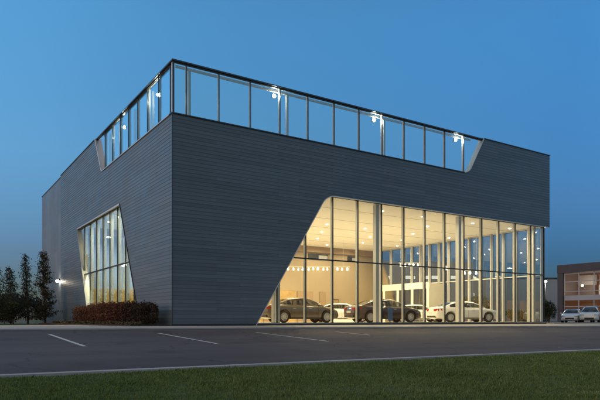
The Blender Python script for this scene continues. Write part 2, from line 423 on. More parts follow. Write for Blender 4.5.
# other outer walls
mb = MB(); mb.box(XE - .34, XE, .345, 26.4, SOF, HZ); mb.box(29.30, XE, 18.95, 26.4, -.1, SOF - .001); mb.build('end_wall', M['clad_side'], B)
side_slope = [(18.95, -.1), (18.95, SOF - .01), (18.9, SOF - .01), (15.3, -.1)]
mb = MB(); mb.prism([(29.05, u, z) for u, z in side_slope], (.3, 0, 0)); mb.build('end_wall', M['plaster'], B)
mb = MB(); mb.box(.36, 29.4, 26.3, 26.6, -.1, HZ); mb.build('rear_wall', M['clad'], B)
mb = MB(); mb.box(.345, XE - .345, .36, 26.29, 9.7, 9.98); mb.build('roof', M['roof'], B)
# soffit and ceiling, floor and inner partition
mb = MB(); mb.box(.36, XE - .36, .36, 19.5, SOF + .02, SOF + .22); ceiling = mb.build('ceiling', M['ceil'], B)
mb = MB()
for y in (3.0, 6.2, 9.4, 12.6, 15.8): mb.box(.4, 29.2, y, y + .05, SOF + .013, SOF + .03)
mb.build('ceiling_joint', M['joint'], B)
mb = MB(); mb.box(.36, 29.3, .0, 19.7, -.1, .10); mb.build('floor', M['floor'], B)
mb = MB(); mb.box(-.045, 29.33, -.045, -.002, -.12, .075); mb.build('plinth', M['dark'], B)
mb = MB(); mb.box(12.0, 29.05, 19.5, 19.75, .1, SOF + .02); mb.build('back_wall', M['plaster'], B)
mb = MB(); mb.box(.36, 11.998, 19.5, 19.75, .1, 2.7); mb.build('back_wall', M['amber'], B)
mb = MB(); mb.box(.36, 29.0, 26.1, 26.29, .1, 9.6); mb.build('room_wall', M['grey_wall'], B)
mb = MB(); mb.box(12.0, 12.2, 19.76, 26.09, .1, 9.6); mb.build('room_wall', M['grey_wall'], B)
for x in (.5, 3.3, 6.1, 8.9, 11.7):
    mb = MB(); mb.box(x, x + .12, 19.52, 19.7, 2.702, SOF); mb.build('screen_post', M['steel'], B)
mb = MB(); mb.box(.4, 29.0, 19.1, 19.499, 6.75, SOF + .015); mb.build('bulkhead', M['tan'], B)
for x0, x1, z0, z1 in ((20.9, 23.2, 6.05, 6.62), (25.6, 26.7, 6.15, 6.62)):
    mb = MB(); mb.box(x0, x1, 19.44, 19.499, z0, z1); o = mb.build('inner_window', M['black'], B)
    mb = MB(); mb.box(x0 + (x1 - x0) * .5, x1 - .1, 19.41, 19.44, z0 + .08, z1 - .1); mb.build('pane', M['grey_wall'], o)
for x0, x1, m in ((14.6, 15.8, 'amber'), (16.0, 17.4, 'tan'), (17.6, 19.4, 'amber'), (19.6, 21.4, 'tan'), (22.2, 22.9, 'tan')):
    mb = MB(); mb.box(x0, x1, 19.42, 19.499, .1, 3.0); mb.build('wall_panel', M[m], B)

mb = MB(); mb.box(23.6, 24.5, 19.44, 19.499, 1.5, 2.3); o = mb.build('picture_frame', M['black'], B)
mb = MB(); mb.box(23.66, 24.44, 19.42, 19.44, 1.56, 2.24); mb.build('picture_panel', M['tan'], o)
# columns inside
for x, w_ in ((5.9, .4), (13.1, .46), (20.4, .46), (28.6, .26)):
    mb = MB(); mb.box(x, x + w_, .55, .55 + w_ * .6, .1, SOF + .02); mb.build('column', M['steel'], B)
# ---- glazing bays
def clip(poly, a, b):
    """keep the part of poly to the left of a->b"""
    out = []; n = len(poly)
    def sd(p): return (b[0] - a[0]) * (p[1] - a[1]) - (b[1] - a[1]) * (p[0] - a[0])
    for i in range(n):
        p, q = poly[i], poly[(i + 1) % n]; sp, sq = sd(p), sd(q)
        if sp >= 0: out.append(p)
        if sp * sq < 0: t = sp / (sp - sq); out.append((p[0] + (q[0] - p[0]) * t, p[1] + (q[1] - p[1]) * t))
    return out
def clip_in(poly, opening):
    """opening convex; orientation worked out from its area"""
    ar = sum(opening[i][0] * opening[(i + 1) % len(opening)][1] - opening[(i + 1) % len(opening)][0] * opening[i][1] for i in range(len(opening)))
    op = opening if ar > 0 else opening[::-1]
    for i in range(len(op)):
        if len(poly) < 3: return []
        poly = clip(poly, op[i], op[(i + 1) % len(op)])
    return poly
def zrange(opening, u):
    zs = []
    for i in range(len(opening)):
        p, q = opening[i], opening[(i + 1) % len(opening)]
        if (p[0] - u) * (q[0] - u) <= 0 and p[0] != q[0]: zs.append(p[1] + (q[1] - p[1]) * (u - p[0]) / (q[0] - p[0]))
    return (min(zs), max(zs)) if len(zs) >= 2 else None

def bays(us, z0, z1, opening, to3, gm, inner='alu', transom=None, depth=.17, face=.045, thead=.06, capm='dark', gl=GL, skip_last=False):
    """one window part per bay: frame = mullion at the bay's start + head/sill/transom bars, panes as sub-parts"""
    for i in range(len(us) - 1):
        a, b = us[i], us[i + 1]
        mb = MB()
        def clipped_box(u0, u1, za, zb, d0, d1, mi):
            pl = clip_in([(u0, za), (u1, za), (u1, zb), (u0, zb)], opening)
            if len(pl) < 3: return
            pl2 = [pl[0]]
            for p in pl[1:]:
                if (Vector(p) - Vector(pl2[-1])).length > 1e-4: pl2.append(p)
            if (Vector(pl2[0]) - Vector(pl2[-1])).length < 1e-4: pl2.pop()
            if len(pl2) < 3: return
            mb.mi = mi
            mb.prism([to3(u, z, d0) for u, z in pl2], Vector(to3(0, 0, d1)) - Vector(to3(0, 0, d0)))
        ends = [a] + ([b] if (i == len(us) - 2 and not skip_last) else [])
        for u in ends:
            clipped_box(u - face / 2, u + face / 2, z0, z1, gl - .07, gl - .012, 0)
            clipped_box(u - face / 2 - .004, u + face / 2 + .004, z0, z1, gl + .012, gl + depth, 1)
        bars = [(z0, z0 + thead), (z1 - thead, z1)] + ([(transom - .035, transom + .035)] if transom else [])
        for za, zb in bars:
            clipped_box(a + face / 2, b - face / 2, za, zb, gl - .065, gl - .012, 0)
            clipped_box(a + face / 2 + .004, b - face / 2 - .004, za, zb, gl + .012, gl + depth * .5, 1)
        w = mb.build('window', [M[capm], M[inner]], B)
        segs = [(z0, z1)] if not transom else [(z0, transom), (transom, z1)]
        for za, zb in segs:
            pl = clip_in([(a, za), (b, za), (b, zb), (a, zb)], opening)
            if len(pl) >= 3:
                pm = MB(); pm.prism([to3(u, z, gl - .008) for u, z in pl], Vector(to3(0, 0, gl + .008)) - Vector(to3(0, 0, gl - .008)))
                pm.build('pane', gm, w)

show_open = [(4.42, .07)] + show_edge[1:-1] + [(29.28, SOF), (29.28, .07)]
mod = [4.0, 5.84, 7.68, 9.52, 11.34, 13.16, 14.98, 16.80, 18.60, 20.41, 22.22, 24.02, 25.83, 27.63, 29.25]
bays(mod, .07, SOF, show_open, F3, M['glass'], transom=TRN)
terr_open = [(0.0, SILL + .05), (20.5, SILL + .05)] + [p for p in terr_edge[:-1] if p[1] > SILL + .07] + [(22.25, 12.62), (0.0, 12.62)]
tmod = [.06, .75, 2.47, 4.25, 6.03, 7.83, 9.63, 11.43, 13.22, 15.0, 16.79, 18.58, 20.38, 22.3]
bays(tmod, SILL + .05, 12.62, terr_open, F3, M['glass_t'], capm='mid', depth=.12, face=.036, thead=.03, skip_last=True)
lterr_open = [(0.0, SILL + .05), (13.0, SILL + .05)] + [p for p in lterr_edge[:-1] if p[1] > SILL + .07] + [(14.65, 12.62), (0.0, 12.62)]
ltmod = [.54, 2.2, 3.95, 5.65, 7.35, 9.05, 10.8, 12.55, 14.7]
bays(ltmod, SILL + .05, 12.62, lterr_open, L3, M['glass_t'], capm='mid', depth=.12, face=.036, thead=.03, skip_last=True)
lw_open = [(4.80, .07), (8.74, 7.22), (20.2, 7.22), (16.46, .07)]
lwm = [4.6, 6.3, 8.0, 9.65, 11.4, 13.1, 14.85, 16.65, 18.5, 20.3]
bays(lwm, .07, 7.22, lw_open, L3, M['glass_t'], transom=TRN, depth=.20, skip_last=True)
E3 = lambda u, z, d: (29.35 - d, u, z)
end_open = [(.14, .07), (15.3, .07), (18.9, SOF), (.14, SOF)]
em = [.16, 1.3, 2.45, 3.6, 4.75, 5.9, 7.05, 8.2, 9.35, 10.5, 11.65, 12.8, 13.95, 15.1, 16.9, 18.9]
bays(em, .07, SOF, end_open, E3, M['glass_e'], transom=TRN, depth=.30, face=.05, skip_last=True)
# terrace corner post, top rails and the steel behind the screen
mb = MB(); mb.box(.08, .125, .08, .125, SILL + .05, 12.62); mb.build('corner_post', M['dark'], B)
mb = MB(); mb.box(-.02, 22.28, -.02, .17, 12.635, HZ); mb.build('top_rail', M['coping'], B)
mb = MB(); mb.box(-.02, .17, .175, 14.68, 12.635, HZ); mb.build('top_rail', M['coping'], B)
mb = MB(); mb.box(.3, 21.4, .38, .46, 12.50, 12.62); mb.build('steel_beam', M['steel'], B)
for x in (.95, 6.6, 13.55, 20.6):
    mb = MB(); mb.box(x, x + .13, .36, .48, 9.98, 12.495); mb.build('steel_post', M['steel'], B)
for y in (4.1, 7.2, 10.4, 12.6):
    mb = MB(); mb.box(.40, .52, y, y + .13, 9.98, 12.62); mb.build('steel_post', M['steel'], B)
# entrance lobby: a panelled box with a portal frame inside the showroom
mb = MB(); mb.box(27.0, 29.0, 9.7, 9.9, .1, 3.5); mb.box(27.0, 29.0, 9.9, 16.3, 3.3, 3.5); mb.build('lobby_wall', M['lobby'], B)
mb = MB(); mb.box(26.93, 26.99, 9.66, 16.8, 3.02, 3.6); mb.prism([(26.93, 16.2, .1), (26.93, 16.5, .1), (26.93, 17.0, 3.6), (26.93, 16.7, 3.6)], (.06, 0, 0))
for y in (9.7, 11.6, 13.5, 15.4): mb.box(26.935, 26.985, y, y + .28, .1, 3.02)
port = mb.build('lobby_portal', M['white'], B)
for y0, y1 in ((9.98, 11.6), (11.88, 13.5), (13.78, 15.4)):
    mb = MB(); mb.box(26.955, 26.97, y0, y1, .1, 3.02); mb.build('door_pane', M['glass'], port)

# ------------------------------------------------------------------ LAMPS
LP = .2
def area_light(name, loc, size, power, color, parent, rot=(0, 0, 0), spread=180):
    l = bpy.data.lights.new(name, 'AREA'); l.shape = 'DISK'; l.size = size; l.energy = power * LP; l.color = color; l.spread = R(spread)
    o = bpy.data.objects.new(name, l); o.location = loc; o.rotation_euler = rot; link(o, parent); return o
WARM = (1, .82, .50)
def downlight(x, y, power):
    t = empty('ceiling_light', (x, y, SOF + .02), 0, 'small round warm downlight recessed in the showroom ceiling', 'ceiling light', 'downlights in the showroom ceiling')
    mb = MB(); mb.lathe([(.10, -.03), (.15, -.012), (.16, 0), (.10, 0)], n=20); mb.build('bezel', M['white'], t)
    mb = MB(); mb.lathe([(.098, -.004), (.098, -.04), (.07, -.062), (0, -.07)], n=20); mb.build('diffuser', M['lamp'], t, 40)
    area_light('glow', (0, 0, -.10), .2, power, WARM, t, spread=170)
for i, x in enumerate((2.6, 7.4, 9.3, 11.2, 14.8, 16.6, 18.4, 21.6, 23.4, 25.2, 27.6)):
    for y in ((1.9, 8.0, 14.4) if i % 2 == 0 else (4.6, 11.2, 17.4)):
        downlight(x, y, 115)

for y in (6.0, 8.4, 10.8, 13.2, 15.6): downlight(1.15, y, 75)  # extra row added to light up the mullion fins of the side window
for x, y in ((3.0, 22.8), (8.0, 22.8)):  # lamps added to brighten the rear room seen through the side window
    t = empty('ceiling_light', (x, y, 7.2), 0, 'cool white hanging lamp added to brighten the rear room behind the slanted side window', 'ceiling light', 'added lamps in the rear room')
    mb = MB(); mb.lathe([(.25, 0), (.25, .06), (.05, .12)], n=20); mb.tube([(0, 0, .1), (0, 0, 2.5)], [.01, .01], 6); mb.build('shade', M['white'], t)
    mb = MB(); mb.lathe([(.23, -.02), (.23, -.004)], n=20); mb.build('diffuser', M['cool'], t)
    area_light('glow', (0, 0, -.05), .4, 320, (.85, .92, 1), t)
def pendant_bar(p, q, n, z, label, loc_noise=.03):
    p, q = Vector((*p, 0)), Vector((*q, 0)); c = (p + q) / 2; d = q - p; L = d.length
    t = empty('pendant_light', (c.x, c.y, z), math.atan2(d.y, d.x), label, 'pendant light', 'pendant light bars')
    mb = MB(); mb.box(-L / 2, L / 2, -.02, .02, .14, .18); mb.build('bar', M['steel'], t)
    for sx in (-.4, .4):
        mb = MB(); mb.tube([(sx * L, 0, .18), (sx * L, 0, SOF + .02 - z)], [.008, .008], 6); mb.build('rod', M['steel'], t)
    for i in range(n):
        x = -L / 2 + L * (i + .5) / n; q_ = random.uniform(.6, 1.05)
        mb = MB(); mb.lathe([(q_ * a_, b_) for a_, b_ in ((.02, .14), (.04, .12), (.09, .02), (.10, -.05), (.06, -.11), (.0, -.12))], (x + random.uniform(-.06, .06), 0, random.uniform(-.06, .0)), n=12)
        mb.build('lamp_globe', M['pend'], t, 50)
    area_light('glow', (0, 0, -.2), .8, 60, WARM, t)
pendant_bar((16.6, 16.6), (21.3, 13.6), 13, 4.75, 'long hanging bar of a dozen warm globe lamps before the back wall')
pendant_bar((26.0, 12.5), (27.6, 11.4), 5, 5.25, 'short hanging bar of globe lamps above the entrance lobby')
pendant_bar((26.6, 6.4), (28.2, 5.3), 4, 4.15, 'short hanging bar of globe lamps above the white sedan')
pendant_bar((3.0, 18.9), (2.3, 13.6), 5, 4.5, 'short hanging bar of globe lamps behind the slanted side window')

def flood(loc, out, label, power=16):
    t = empty('terrace_lamp', loc, math.atan2(out[1], out[0]), label, 'floodlight', 'floodlights on the roof terrace')
    mb = MB(); mb.box(-.02, .10, -.08, .08, -.08, .10); mb.build('lamp_housing', M['dark'], t)
    mb = MB(); mb.bar((.0, 0, .08), (.2, .0, .26), .03); mb.build('bracket', M['dark'], t)
    mb = MB(); mb.lathe([(.10, .105), (.10, .13), (.06, .17), (.0, .18)], axis='x', n=14); mb.build('lamp_lens', M['flood'], t, 40)
    l = bpy.data.lights.new('glow', 'POINT'); l.energy = power * LP; l.color = (1, .87, .66); l.shadow_soft_size = .08
    o = bpy.data.objects.new('glow', l); o.location = (.24, 0, 0); link(o, t)
flood((5.9, .62, 12.33), (0, -1), 'bright terrace floodlight behind the glass screen nearest the building corner, front side')
flood((12.9, .62, 12.36), (0, -1), 'bright terrace floodlight in the middle of the long front glass screen')
flood((20.05, .62, 12.38), (0, -1), 'bright terrace floodlight near the curved end of the front glass screen')
flood((.62, 3.3, 12.14), (-1, 0), 'terrace floodlight on the short side screen, closest to the building corner')
flood((.62, 9.6, 12.2), (-1, 0), 'terrace floodlight on the side screen near its slanted end')
# wall lamp at the joint
t = empty('wall_lamp', (.1, 27.6, 3.78), math.pi, 'small lit wall lamp on the pale rear block behind the brown tree', 'wall lamp')
mb = MB(); mb.box(.0, .12, -.12, .12, -.1, .12); mb.build('lamp_housing', M['dark'], t)
mb = MB(); mb.lathe([(.14, -.02), (.16, -.12), (.12, -.2), (0, -.22)], (.2, 0, 0), n=12); mb.build('lamp_lens', M['cool'], t, 50)
l = bpy.data.lights.new('glow', 'POINT'); l.energy = 8 * LP; l.color = (1, .72, .4); l.shadow_soft_size = .1
o = bpy.data.objects.new('glow', l); o.location = (.75, 0, -.15); link(o, t)

# ------------------------------------------------------------------ CARS
def interp(tab, x):
    for i in range(len(tab) - 1):
        if x <= tab[i + 1][0]:
            a, b = tab[i], tab[i + 1]; t = 0 if b[0] == a[0] else (x - a[0]) / (b[0] - a[0]); t = min(max(t, 0), 1)
            return a[1] + (b[1] - a[1]) * t
    return tab[-1][1]
SEDAN = dict(
    top=[(-2.44, .66), (-2.40, .86), (-2.34, .98), (-2.2, 1.04), (-1.75, 1.03), (-.9, .975), (0, .95), (.9, .94), (1.2, .965), (1.6, .915), (2.0, .83), (2.25, .73), (2.40, .61), (2.46, .5)],
    bot=[(-2.44, .44), (-2.3, .30), (-2.0, .22), (1.95, .20), (2.3, .21), (2.46, .30)],
    wid=[(-2.44, .66), (-2.38, .78), (-2.2, .87), (-1.7, .92), (0, .935), (1.5, .92), (2.0, .87), (2.25, .76), (2.40, .60), (2.46, .48)],
    roof=[(-1.95, 1.035), (-1.55, 1.19), (-1.15, 1.345), (-.75, 1.425), (-.3, 1.46), (.1, 1.455), (.4, 1.415), (.8, 1.255), (1.22, .99), (1.32, .94)],
    side=(-1.42, .98), rear=-1.02, wind=.36, wx=(-1.42, 1.45), wr=.345)
SUV = dict(
    top=[(-2.3, .7), (-2.27, .95), (-2.2, 1.08), (-1.75, 1.10), (-.9, 1.08), (0, 1.06), (.9, 1.05), (1.2, 1.08), (1.6, 1.04), (2.0, .96), (2.2, .85), (2.33, .70), (2.38, .55)],
    bot=[(-2.3, .5), (-2.15, .35), (-1.9, .28), (1.9, .26), (2.2, .27), (2.38, .38)],
    wid=[(-2.3, .78), (-2.2, .86), (-1.7, .93), (0, .945), (1.5, .93), (2.0, .88), (2.2, .78), (2.38, .55)],
    roof=[(-2.18, 1.09), (-2.05, 1.3), (-1.9, 1.53), (-1.5, 1.62), (-.6, 1.66), (.1, 1.65), (.45, 1.58), (.85, 1.36), (1.25, 1.09), (1.32, 1.05)],
    side=(-1.75, 1.0), rear=-1.7, wind=.4, wx=(-1.36, 1.38), wr=.37)
def make_car(loc, rz, spec, paint, label, scale=1., zs=1., group=None):
    t = empty('parked_car', loc, rz, label, 'car', group); t.scale = (scale, scale, scale * zs)
    ra = spec['wr'] + .055; zc = spec['wr']
    X = set(np.round(np.linspace(spec['top'][0][0], spec['top'][-1][0], 34), 3)) | {p[0] for p in spec['top']}
    for w in spec['wx']:
        for d in (1.0, .97, .9, .78, .6, .4, .2, 0): X |= {round(w - d * ra, 3), round(w + d * ra, 3)}
    X = sorted(X); mb = MB(); rings = []
    for x in X:
        zt, zb, w = interp(spec['top'], x), interp(spec['bot'], x), interp(spec['wid'], x); h = zt - zb
        za = 0
        for q in spec['wx']:
            if abs(x - q) <= ra + 1e-6: za = zc + math.sqrt(max(ra * ra - (x - q) ** 2, 0))
        pts = [(0, zb), (w - .3, zb), (w - .16, max(zb, za)), (w - .035, max(zb + .05, za)), (w, max(zb + .36 * h, za + .03)), (w * .995, max(zb + .62 * h, za + .06)), (w * .975, max(zt - .17 * h, za + .08)), (w * .945, zt - .05), (w * .88, zt - .008), (w * .5, zt + .018), (0, zt + .025)]
        full = [(y, z) for y, z in pts] + [(-y, z) for y, z in pts[1:-1]][::-1]
        rings.append([mb.bm.verts.new((x, y, z)) for y, z in full])
    n = len(rings[0])
    for i in range(len(rings) - 1):
        for k in range(n):
            mb._f([rings[i][k], rings[i + 1][k], rings[i + 1][(k + 1) % n], rings[i][(k + 1) % n]])
    mb._f(rings[0]); mb._f(rings[-1][::-1])
    mb.build('body', paint, t, 38)
    # greenhouse: paint shell + glass faces taken from the same loft
    X2 = sorted(set(np.round(np.linspace(spec['roof'][0][0], spec['roof'][-1][0], 26), 3)) | {p[0] for p in spec['roof']} | {spec['rear'], spec['wind'], spec['side'][0], spec['side'][1], -.12, -.18})
    pm, gm = MB(), MB(); ringp = []
    for x in X2:
        zr = interp(spec['roof'], x); zb = min(interp(spec['top'], x) - .005, zr); h = zr - zb; W = interp(spec['wid'], x) * .90
        tum = .24 * min(h / .48, 1)
        row = [(W, zb), (W - .02 * min(h / .1, 1) - tum * .1, zb + h * .14), (W - tum * .8, zb + h * .80), (W - tum * 1.05, zb + h * .93), (W - tum * 1.5, zb + h * .985), (W * .3, zr + .004), (0, zr + .008)]
        row = [(max(y, 0), z) for y, z in row]
        ringp.append([(x, y, z) for y, z in row] + [(x, -y, z) for y, z in row[:-1]][::-1])
    for i in range(len(X2) - 1):
        xm = (X2[i] + X2[i + 1]) / 2
        for k in range(len(ringp[0]) - 1):
            kk = k if k < 6 else 11 - k
            gl_ = (kk == 1 and spec['side'][0] < xm < spec['side'][1]) or (kk in (4, 5) and (xm < spec['rear'] or xm > spec['wind']) and X2[0] + .08 < xm < X2[-1] - .06)
            tm = gm if gl_ else pm
            off = .002 if gl_ else 0
            tm._f([tm.bm.verts.new(p) for p in (ringp[i][k], ringp[i + 1][k], ringp[i + 1][k + 1], ringp[i][k + 1])])
    pm.build('roof', paint, t, 45); gm.build('window', M['cartint'], t, 45)
    for sx in (-.78, .22):
        for sy in (-.38, .38):
            mb = MB(); mb.prism([(sx - .02, sy - .24, .7), (sx + .12, sy - .24, .7), (sx - .08, sy - .2, 1.16), (sx - .16, sy - .2, 1.16)], (0, .44, 0))
            mb.box(sx - .20, sx - .11, sy - .11, sy + .11, 1.17, 1.31); mb.build('seat', M['black'], t)
    def side_pt(x, z):
        zt, zb, w = interp(spec['top'], x), interp(spec['bot'], x), interp(spec['wid'], x); h = zt - zb
        tab = [(zb + .05, w - .035), (zb + .36 * h, w), (zb + .62 * h, w * .995), (zt - .17 * h, w * .975), (zt - .05, w * .945), (zt - .008, w * .88)]
        return interp(tab, z)
    for s_ in (-1, 1):
        for sx, dz in ((-1.0, .12), (-.13, 0), (.82, .04)):
            zs_ = [interp(spec['bot'], sx) + .1 + (interp(spec['top'], sx) - .02 - interp(spec['bot'], sx) - .1) * q / 8 for q in range(9)]
            mb = MB(); mb.tube([(sx + dz * (q / 8) ** 2, s_ * (side_pt(sx, z) + .001), z) for q, z in enumerate(zs_)], [.006] * 9, 5); mb.build('door_seam', M['black'], t)
        mb = MB(); mb.tube([(x_, s_ * (side_pt(x_, interp(spec['bot'], x_) + .10) + .004), interp(spec['bot'], x_) + .08) for x_ in (-.98, -.5, 0, .5, .98)], [.03] * 5, 6); mb.build('sill_trim', M['black'], t)
    mb = MB()
    for s in (-1, 1):
        W = interp(spec['wid'], -.15) * .90; mb.prism([(-.18, s * (W - .035), interp(spec['top'], 0) + .05), (-.10, s * (W - .035), interp(spec['top'], 0) + .05), (-.12, s * (W - .2), 1.36 if spec is SEDAN else 1.54), (-.17, s * (W - .2), 1.36 if spec is SEDAN else 1.54)], (0, s * .012, 0))
    mb.build('pillar', M['black'], t)
    r = spec['wr']
    for w in spec['wx']:
        for s in (-1, 1):
            y = s * (interp(spec['wid'], w) - .125)
            mb = MB(); mb.lathe([(r * .66, -.10), (r * .93, -.11), (r, -.07), (r, .07), (r * .93, .11), (r * .66, .10)], axis='y', n=28, caps=False)
            wh = mb.build('wheel', M['tyre'], t, 40); wh.location = (w, y, r)
            mb = MB(); mb.lathe([(r * .67, s * -.09), (r * .67, s * .095), (r * .61, s * .095), (r * .58, s * .04), (r * .56, s * .0), (0.0, s * .0)], axis='y', n=28, caps=False)
            for k in range(10):
                a = 2 * math.pi * k / 10; ca, sa = math.cos(a), math.sin(a)
                mb.bar((ca * .05, s * .075, sa * .05), (ca * r * .62, s * .06, sa * r * .62), .03, .05)
            mb.lathe([(.06, s * .02), (.06, s * .085), (0, s * .09)], axis='y', n=14)
            mb.build('rim', M['rim'], wh, 40)
    xr, xf = spec['top'][0][0], spec['top'][-1][0]; zl = interp(spec['top'], xr + .1) - .16
    for s in (-1, 1):
        def surf(xa, z, extra=.012): return s * (interp(spec['wid'], xa) * .985 + extra)
        mb = MB(); a, b, c_ = xr + .02, xr + .14, xr + .42
        P4 = [(a - .03, s * .42), (a - .02, surf(a, 0) - s * .02), (b, surf(b, 0)), (c_, surf(c_, 0)), (c_, surf(c_, 0) - s * .08), (b, surf(b, 0) - s * .12), (a + .1, s * .42)]
        mb.prism([(px, py, zl - .06) for px, py in P4], (0, 0, .15)); mb.build('taillight', M['tail'], t)
        mb = MB(); zh = interp(spec['top'], xf - .25) - .15; a, b, c_ = xf - .06, xf - .22, xf - .55
        P4 = [(a - .02, s * .46), (a - .05, surf(a - .02, 0, .02) - s * .03), (b, surf(b, 0)), (c_, surf(c_, 0)), (c_, surf(c_, 0) - s * .08), (b - .05, surf(b, 0) - s * .14), (a - .14, s * .46)]
        mb.prism([(px, py, zh - .05) for px, py in P4], (0, 0, .12)); mb.build('headlight', M['head'], t)
        mb = MB(); mb.lathe([(0, -.09), (.06, -.07), (.085, 0), (.07, .07), (0, .10)], (.86, s * (interp(spec['wid'], .8) + .09), interp(spec['top'], .86) + .06), axis='y', n=10)
        mb.bar((.86, s * (interp(spec['wid'], .8) - .06), interp(spec['top'], .86)), (.86, s * (interp(spec['wid'], .8) + .06), interp(spec['top'], .86) + .05), .04)
        mb.build('mirror', paint, t, 50)
        for hx in (-.75, .28):
            mb = MB(); w_ = interp(spec['wid'], hx); mb.box(hx - .1, hx + .1, s * w_ * .985 - .01, s * w_ * .985 + .022 * 1, .80, .825); mb.build('door_handle', M['rim'], t)
    mb = MB(); mb.box(xf - .10, xf + .012, -.42, .42, .36, .52); mb.build('grille', M['black'], t)
    mb = MB(); mb.box(xr - .012, xr + .06, -.26, .26, .60, .72); mb.build('number_plate', M['plate'], t)
    mb = MB(); mb.box(xr - .012, xr + .12, -.58, .58, .33, .45); mb.build('rear_valance', M['black'], t)
    return t
make_car((9.55, 3.6, .10), R(-8), SEDAN, M['car_silver'], 'bronze sedan beside the slanted left edge of the showroom glass', zs=1.06)
make_car((15.4, 2.5, .10), R(-10), SEDAN, M['car_dark'], 'dark maroon sedan between the bronze and white sedans inside the showroom', 1.05)
make_car((23.15, 2.55, .10), R(-20), SEDAN, M['car_white'], 'white sedan behind the showroom glass, facing the far end', 1.05)
make_car((17.0, 9.2, .10), R(-25), SEDAN, M['car_white'], 'white sedan further inside, seen between the bronze and the maroon sedan')
make_car((24.6, 8.9, .10), R(-30), SEDAN, M['car_white'], 'white sedan in front of the lobby portal, mostly hidden by the maroon sedan')
make_car((47.9, 9.3, -.03), R(205), SEDAN, M['car_white'], 'white sedan parked outside nose out, the closer one to the showroom corner')
make_car((48.2, 7.5, -.03), R(207), SUV, M['car_white'], 'white taller car parked outside at the right edge beside another white car', 1.02)
make_car((56.5, 13.0, -.03), R(205), SUV, M['car_dark'], 'dark car parked behind the two white cars outside')

# furniture in the showroom
t = empty('reception_desk', (23.4, 17.3, .1), R(-4), 'white reception desk near the back wall of the showroom', 'desk')
mb = MB(); mb.box(-1.6, 1.6, -.35, .25, .0, 1.02); mb.build('desk_front', M['white'], t)
mb = MB(); mb.box(-1.7, 1.7, -.45, .40, 1.025, 1.09); mb.build('desk_top', M['tan'], t)
t = empty('reflection_stand', (14.75, 1.1, .1), R(-12), 'small blue panel added in place of a reflection on the maroon sedan', 'reflection panel')  # a blue reflection on the maroon sedan, built as a small standing panel
mb = MB(); mb.box(-.16, .16, -.02, .02, .12, .95); mb.build('reflection_panel', M['blue_reflect'], t)
mb = MB(); mb.box(-.2, .2, -.16, .16, 0, .03); mb.box(-.03, .03, .022, .06, .03, .7); mb.build('stand_foot', M['black'], t)

# ------------------------------------------------------------------ PLANTS
def hedge(name, x0, x1, y0, y1, h, n, m, label, size=.085):
    t = empty(name, ((x0 + x1) / 2, (y0 + y1) / 2, 0), 0, label, 'hedge' if 'hedge' in name else 'shrub')
    cx, cy = (x0 + x1) / 2, (y0 + y1) / 2; L = y1 - y0; P = []
    nb = max(2, int(L / .95))
    per = n // nb
    for k in range(nb):
        c = np.array([rng.uniform(-.1, .1), -L / 2 + L * (k + .5) / nb + rng.uniform(-.1, .1), h * .52 * rng.uniform(.84, 1.08)])
        r = np.array([(x1 - x0) / 2 * rng.uniform(.82, 1.1), L / nb * .62, h * .50 * rng.uniform(.92, 1.08)])
        d = rng.normal(size=(per, 3)); d /= np.linalg.norm(d, axis=1)[:, None]
        d = np.sign(d) * np.abs(d) ** .7
        rad = rng.uniform(.55, 1.0, per) ** .5
        rad *= 1 + .13 * np.sin(d[:, 0] * 7 + k) * np.cos(d[:, 1] * 9 - k) + rng.normal(0, .06, per)
        P.append(c + d * r * rad[:, None])
    P = np.concatenate(P); P = P[P[:, 2] > .10]
    np_mesh('foliage', leaves(P, size), 4, m, t)
    mb = MB()
    for k in range(nb * 3):
        y = rng.uniform(-L / 2 + .2, L / 2 - .2); x = rng.uniform(-.2, .2)
        mb.tube([(x, y, .02), (x + rng.uniform(-.1, .1), y + rng.uniform(-.1, .1), h * .4), (x + rng.uniform(-.3, .3), y + rng.uniform(-.25, .25), h * .85)], [.022, .014, .005], 5)
    mb.build('stem', M['bark'], t)
    return t
hedge('hedge', -1.5, -.35, 3.4, 15.6, 1.24, 30000, M['leaf_red'], 'reddish brown clipped hedge below the slanted side window')
hedge('shrub', -1.4, -.35, .7, 3.8, 1.08, 8500, M['leaf_mix'], 'darker brown green shrub at the hedge end nearest the building corner')
